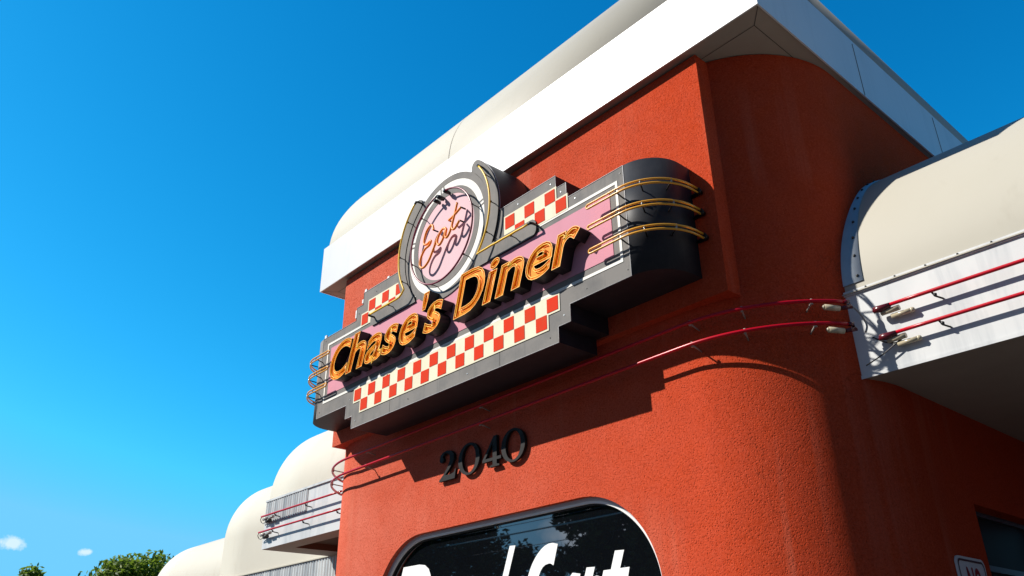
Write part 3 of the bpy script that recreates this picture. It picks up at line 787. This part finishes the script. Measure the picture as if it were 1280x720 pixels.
# across the street behind the camera, mirrored in the window
G_ = 'street trees mirrored in the window'
tree(-46.5, -21, 12.6, 5.6, 21, 'broad dark tree across the street mirrored in the left of the window', 14000, .28, G_)
tree(-40.2, -23, 9.8, 2.6, 22, 'narrow low tree across the street mirrored left of the window letter f', 7000, .24, G_)
tree(-30.6, -21, 12.8, 4.3, 23, 'tall dark tree across the street mirrored right of the window letter f', 14000, .28, G_)
tree(-24.6, -20, 13.0, 4.6, 24, 'leafy dark tree across the street mirrored by the right corner of the window', 14000, .28, G_)
pl2 = thing('power_line', 'thin overhead power lines across the street mirrored in the window', 'power line', (-30, -18, 9))
for k, (zz, dz) in enumerate(((9.3,.0),(9.8,.05),(8.6,0))):
    c = MB(); c.tube([(-70+2.5*i, -18-.25*k, zz+dz+.0006*(-70+2.5*i+30)**2) for i in range(33)], .018 if k else .05, 5); c.build('wire', STAND if k == 0 else WIRE, pl2)
for px_ in (-66, 6):
    c = MB(); c.tube([(px_,-18.4,0),(px_,-18.4,10.6)], [.16,.11], 8); c.box(px_-.06, px_+.06, -19.3, -17.5, 9.4, 9.55); c.build('pole', BARK, pl2)

ASPH = mat('asphalt', (.05,.05,.052), .9, spec=.2)
setc(ASPH, mix(ASPH, noise(ASPH, 3, 6, .7), (.026,.026,.028), (.045,.044,.043)))
CONC = mat('concrete', (.30,.29,.27), .85, spec=.2)
setc(CONC, mix(CONC, noise(CONC, 2, 6, .7), (.12,.115,.11), (.17,.165,.155)))
g = MB(); g.face([(-900,-900,0),(900,-900,0),(900,900,0),(-900,900,0)]); struct(g.build('ground', ASPH))
g = MB(); g.box(-27, 4.4, 5.2, 6.69, .004, .13); struct(g.build('pavement', CONC))
PAINTW = mat('road_paint', (.62,.62,.58), .7)
g = MB()
for k in range(9): g.face([(-24+2.8*k,1.0,.006),(-23.9+2.8*k,1.0,.006),(-23.9+2.8*k,5.1,.006),(-24+2.8*k,5.1,.006)])
struct(g.build('parking_lines', PAINTW))

# ================================================================== SKY, SUN, CAMERA
S = Vector((-.87, -1.0, 1.09)).normalized()
el = math.asin(S.z); az = math.atan2(S.x, S.y)
w_ = bpy.data.worlds.new('World'); sc.world = w_; w_.use_nodes = True
nt = w_.node_tree; nt.nodes.clear()
tc = nt.nodes.new('ShaderNodeTexCoord')
out_ = nt.nodes.new('ShaderNodeOutputWorld'); bg = nt.nodes.new('ShaderNodeBackground'); sky = nt.nodes.new('ShaderNodeTexSky')
sky.sky_type = 'NISHITA'; sky.sun_disc = False; sky.sun_elevation = el; sky.sun_rotation = az % (2*PI)
sky.air_density = 1.0; sky.dust_density = .3; sky.ozone_density = 3.0; sky.altitude = 300
class WM: node_tree = nt
wm = WM
def cloud_mask(direction, size, seedscale):
    d_ = Vector(direction).normalized()
    dp = nt.nodes.new('ShaderNodeVectorMath'); dp.operation = 'DISTANCE'; dp.inputs[1].default_value = d_
    nz = nt.nodes.new('ShaderNodeTexNoise'); nz.inputs['Scale'].default_value = seedscale; nz.inputs['Detail'].default_value = 6; nz.inputs['Roughness'].default_value = .65
    nt.links.new(tc.outputs['Generated'], nz.inputs['Vector'])
    sq = nt.nodes.new('ShaderNodeMapping'); sq.inputs['Scale'].default_value = (1,1,1.9); sq.inputs['Location'].default_value = (0,0,-.9*d_.z)
    nt.links.new(tc.outputs['Generated'], sq.inputs['Vector']); nt.links.new(sq.outputs['Vector'], dp.inputs[0])
    sb = nt.nodes.new('ShaderNodeMath'); sb.operation = 'MULTIPLY_ADD'; nt.links.new(dp.outputs['Value'], sb.inputs[0]); sb.inputs[1].default_value = -1/size; sb.inputs[2].default_value = .78
    ad = nt.nodes.new('ShaderNodeMath'); ad.operation = 'MULTIPLY_ADD'; nt.links.new(nz.outputs['Fac'], ad.inputs[0]); ad.inputs[1].default_value = 1.5; nt.links.new(sb.outputs[0], ad.inputs[2])
    mr = nt.nodes.new('ShaderNodeMapRange'); mr.inputs['From Min'].default_value = .85; mr.inputs['From Max'].default_value = 1.25; mr.inputs['To Max'].default_value = .6
    nt.links.new(ad.outputs[0], mr.inputs['Value']); return mr.outputs[0]
masks = [cloud_mask((-1.183,.226,.163), .021, 60), cloud_mask((-1.127,.297,.152), .0105, 70),
         cloud_mask((-.95,-1.1,.22), .16, 9), cloud_mask((-.80,-1.15,.17), .14, 11)]
# deep saturated azure of the photograph: red falls off quickly away from the horizon
sep = nt.nodes.new('ShaderNodeSeparateColor'); nt.links.new(sky.outputs['Color'], sep.inputs[0])
def mth(op, a, b):
    n_ = nt.nodes.new('ShaderNodeMath'); n_.operation = op
    for i_, v_ in enumerate((a, b)):
        if isinstance(v_, (int, float)): n_.inputs[i_].default_value = v_
        else: nt.links.new(v_, n_.inputs[i_])
    return n_.outputs[0]
rr0 = mth('MINIMUM', mth('MULTIPLY', mth('POWER', sep.outputs[0], 3.3), .055), 1.8)
gg0 = mth('MINIMUM', mth('MULTIPLY', mth('POWER', sep.outputs[1], 1.2), 1.42), 6.6)
bb0 = mth('MINIMUM', mth('MULTIPLY', sep.outputs[2], 2.15), 10.6)
# green and blue dimmed in the sky's unseen half, to cut fill light
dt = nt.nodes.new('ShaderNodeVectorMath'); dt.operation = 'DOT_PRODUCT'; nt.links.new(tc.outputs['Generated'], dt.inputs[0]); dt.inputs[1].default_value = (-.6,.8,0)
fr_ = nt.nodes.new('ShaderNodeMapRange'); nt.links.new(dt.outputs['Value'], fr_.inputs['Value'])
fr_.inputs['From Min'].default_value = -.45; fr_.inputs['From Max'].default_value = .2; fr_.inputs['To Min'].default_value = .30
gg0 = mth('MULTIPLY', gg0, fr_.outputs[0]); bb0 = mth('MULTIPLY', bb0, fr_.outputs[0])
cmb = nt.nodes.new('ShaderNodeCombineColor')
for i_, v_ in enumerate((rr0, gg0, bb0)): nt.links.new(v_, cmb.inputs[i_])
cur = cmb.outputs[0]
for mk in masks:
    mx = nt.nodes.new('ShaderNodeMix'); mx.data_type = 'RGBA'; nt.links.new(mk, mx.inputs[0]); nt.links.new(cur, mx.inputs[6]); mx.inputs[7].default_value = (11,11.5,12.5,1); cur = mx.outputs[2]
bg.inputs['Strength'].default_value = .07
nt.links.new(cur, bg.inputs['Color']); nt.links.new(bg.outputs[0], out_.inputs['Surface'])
sd = bpy.data.lights.new('sun', 'SUN'); sd.energy = 5.0; sd.angle = R(.5); sd.color = (1,.95,.87)
so = bpy.data.objects.new('sun', sd); COL.objects.link(so); so.location = S*60; so.rotation_euler = S.to_track_quat('Z', 'Y').to_euler()
cd = bpy.data.cameras.new('camera'); cam = bpy.data.objects.new('camera', cd); COL.objects.link(cam); sc.camera = cam
yaw, pitch, roll, fpx = R(41.678), R(25.979), R(-.688), 1017.92
F_ = Vector((-math.cos(yaw)*math.cos(pitch), math.sin(yaw)*math.cos(pitch), math.sin(pitch)))
r0 = Vector((math.sin(yaw), math.cos(yaw), 0)); u0 = r0.cross(F_)
r1 = r0*math.cos(roll)+u0*math.sin(roll); u1 = -r0*math.sin(roll)+u0*math.cos(roll)
Mx = Matrix((r1, u1, -F_)).transposed().to_4x4(); Mx.translation = (0,0,1.6); cam.matrix_world = Mx
cd.sensor_width = 36; cd.lens = fpx/1280*36; cd.clip_end = 3000; cd.clip_start = .05
sc.view_settings.view_transform = 'Standard'; sc.view_settings.look = 'None'; sc.view_settings.exposure = .45; sc.view_settings.gamma = 1
sc.render.engine = 'CYCLES'
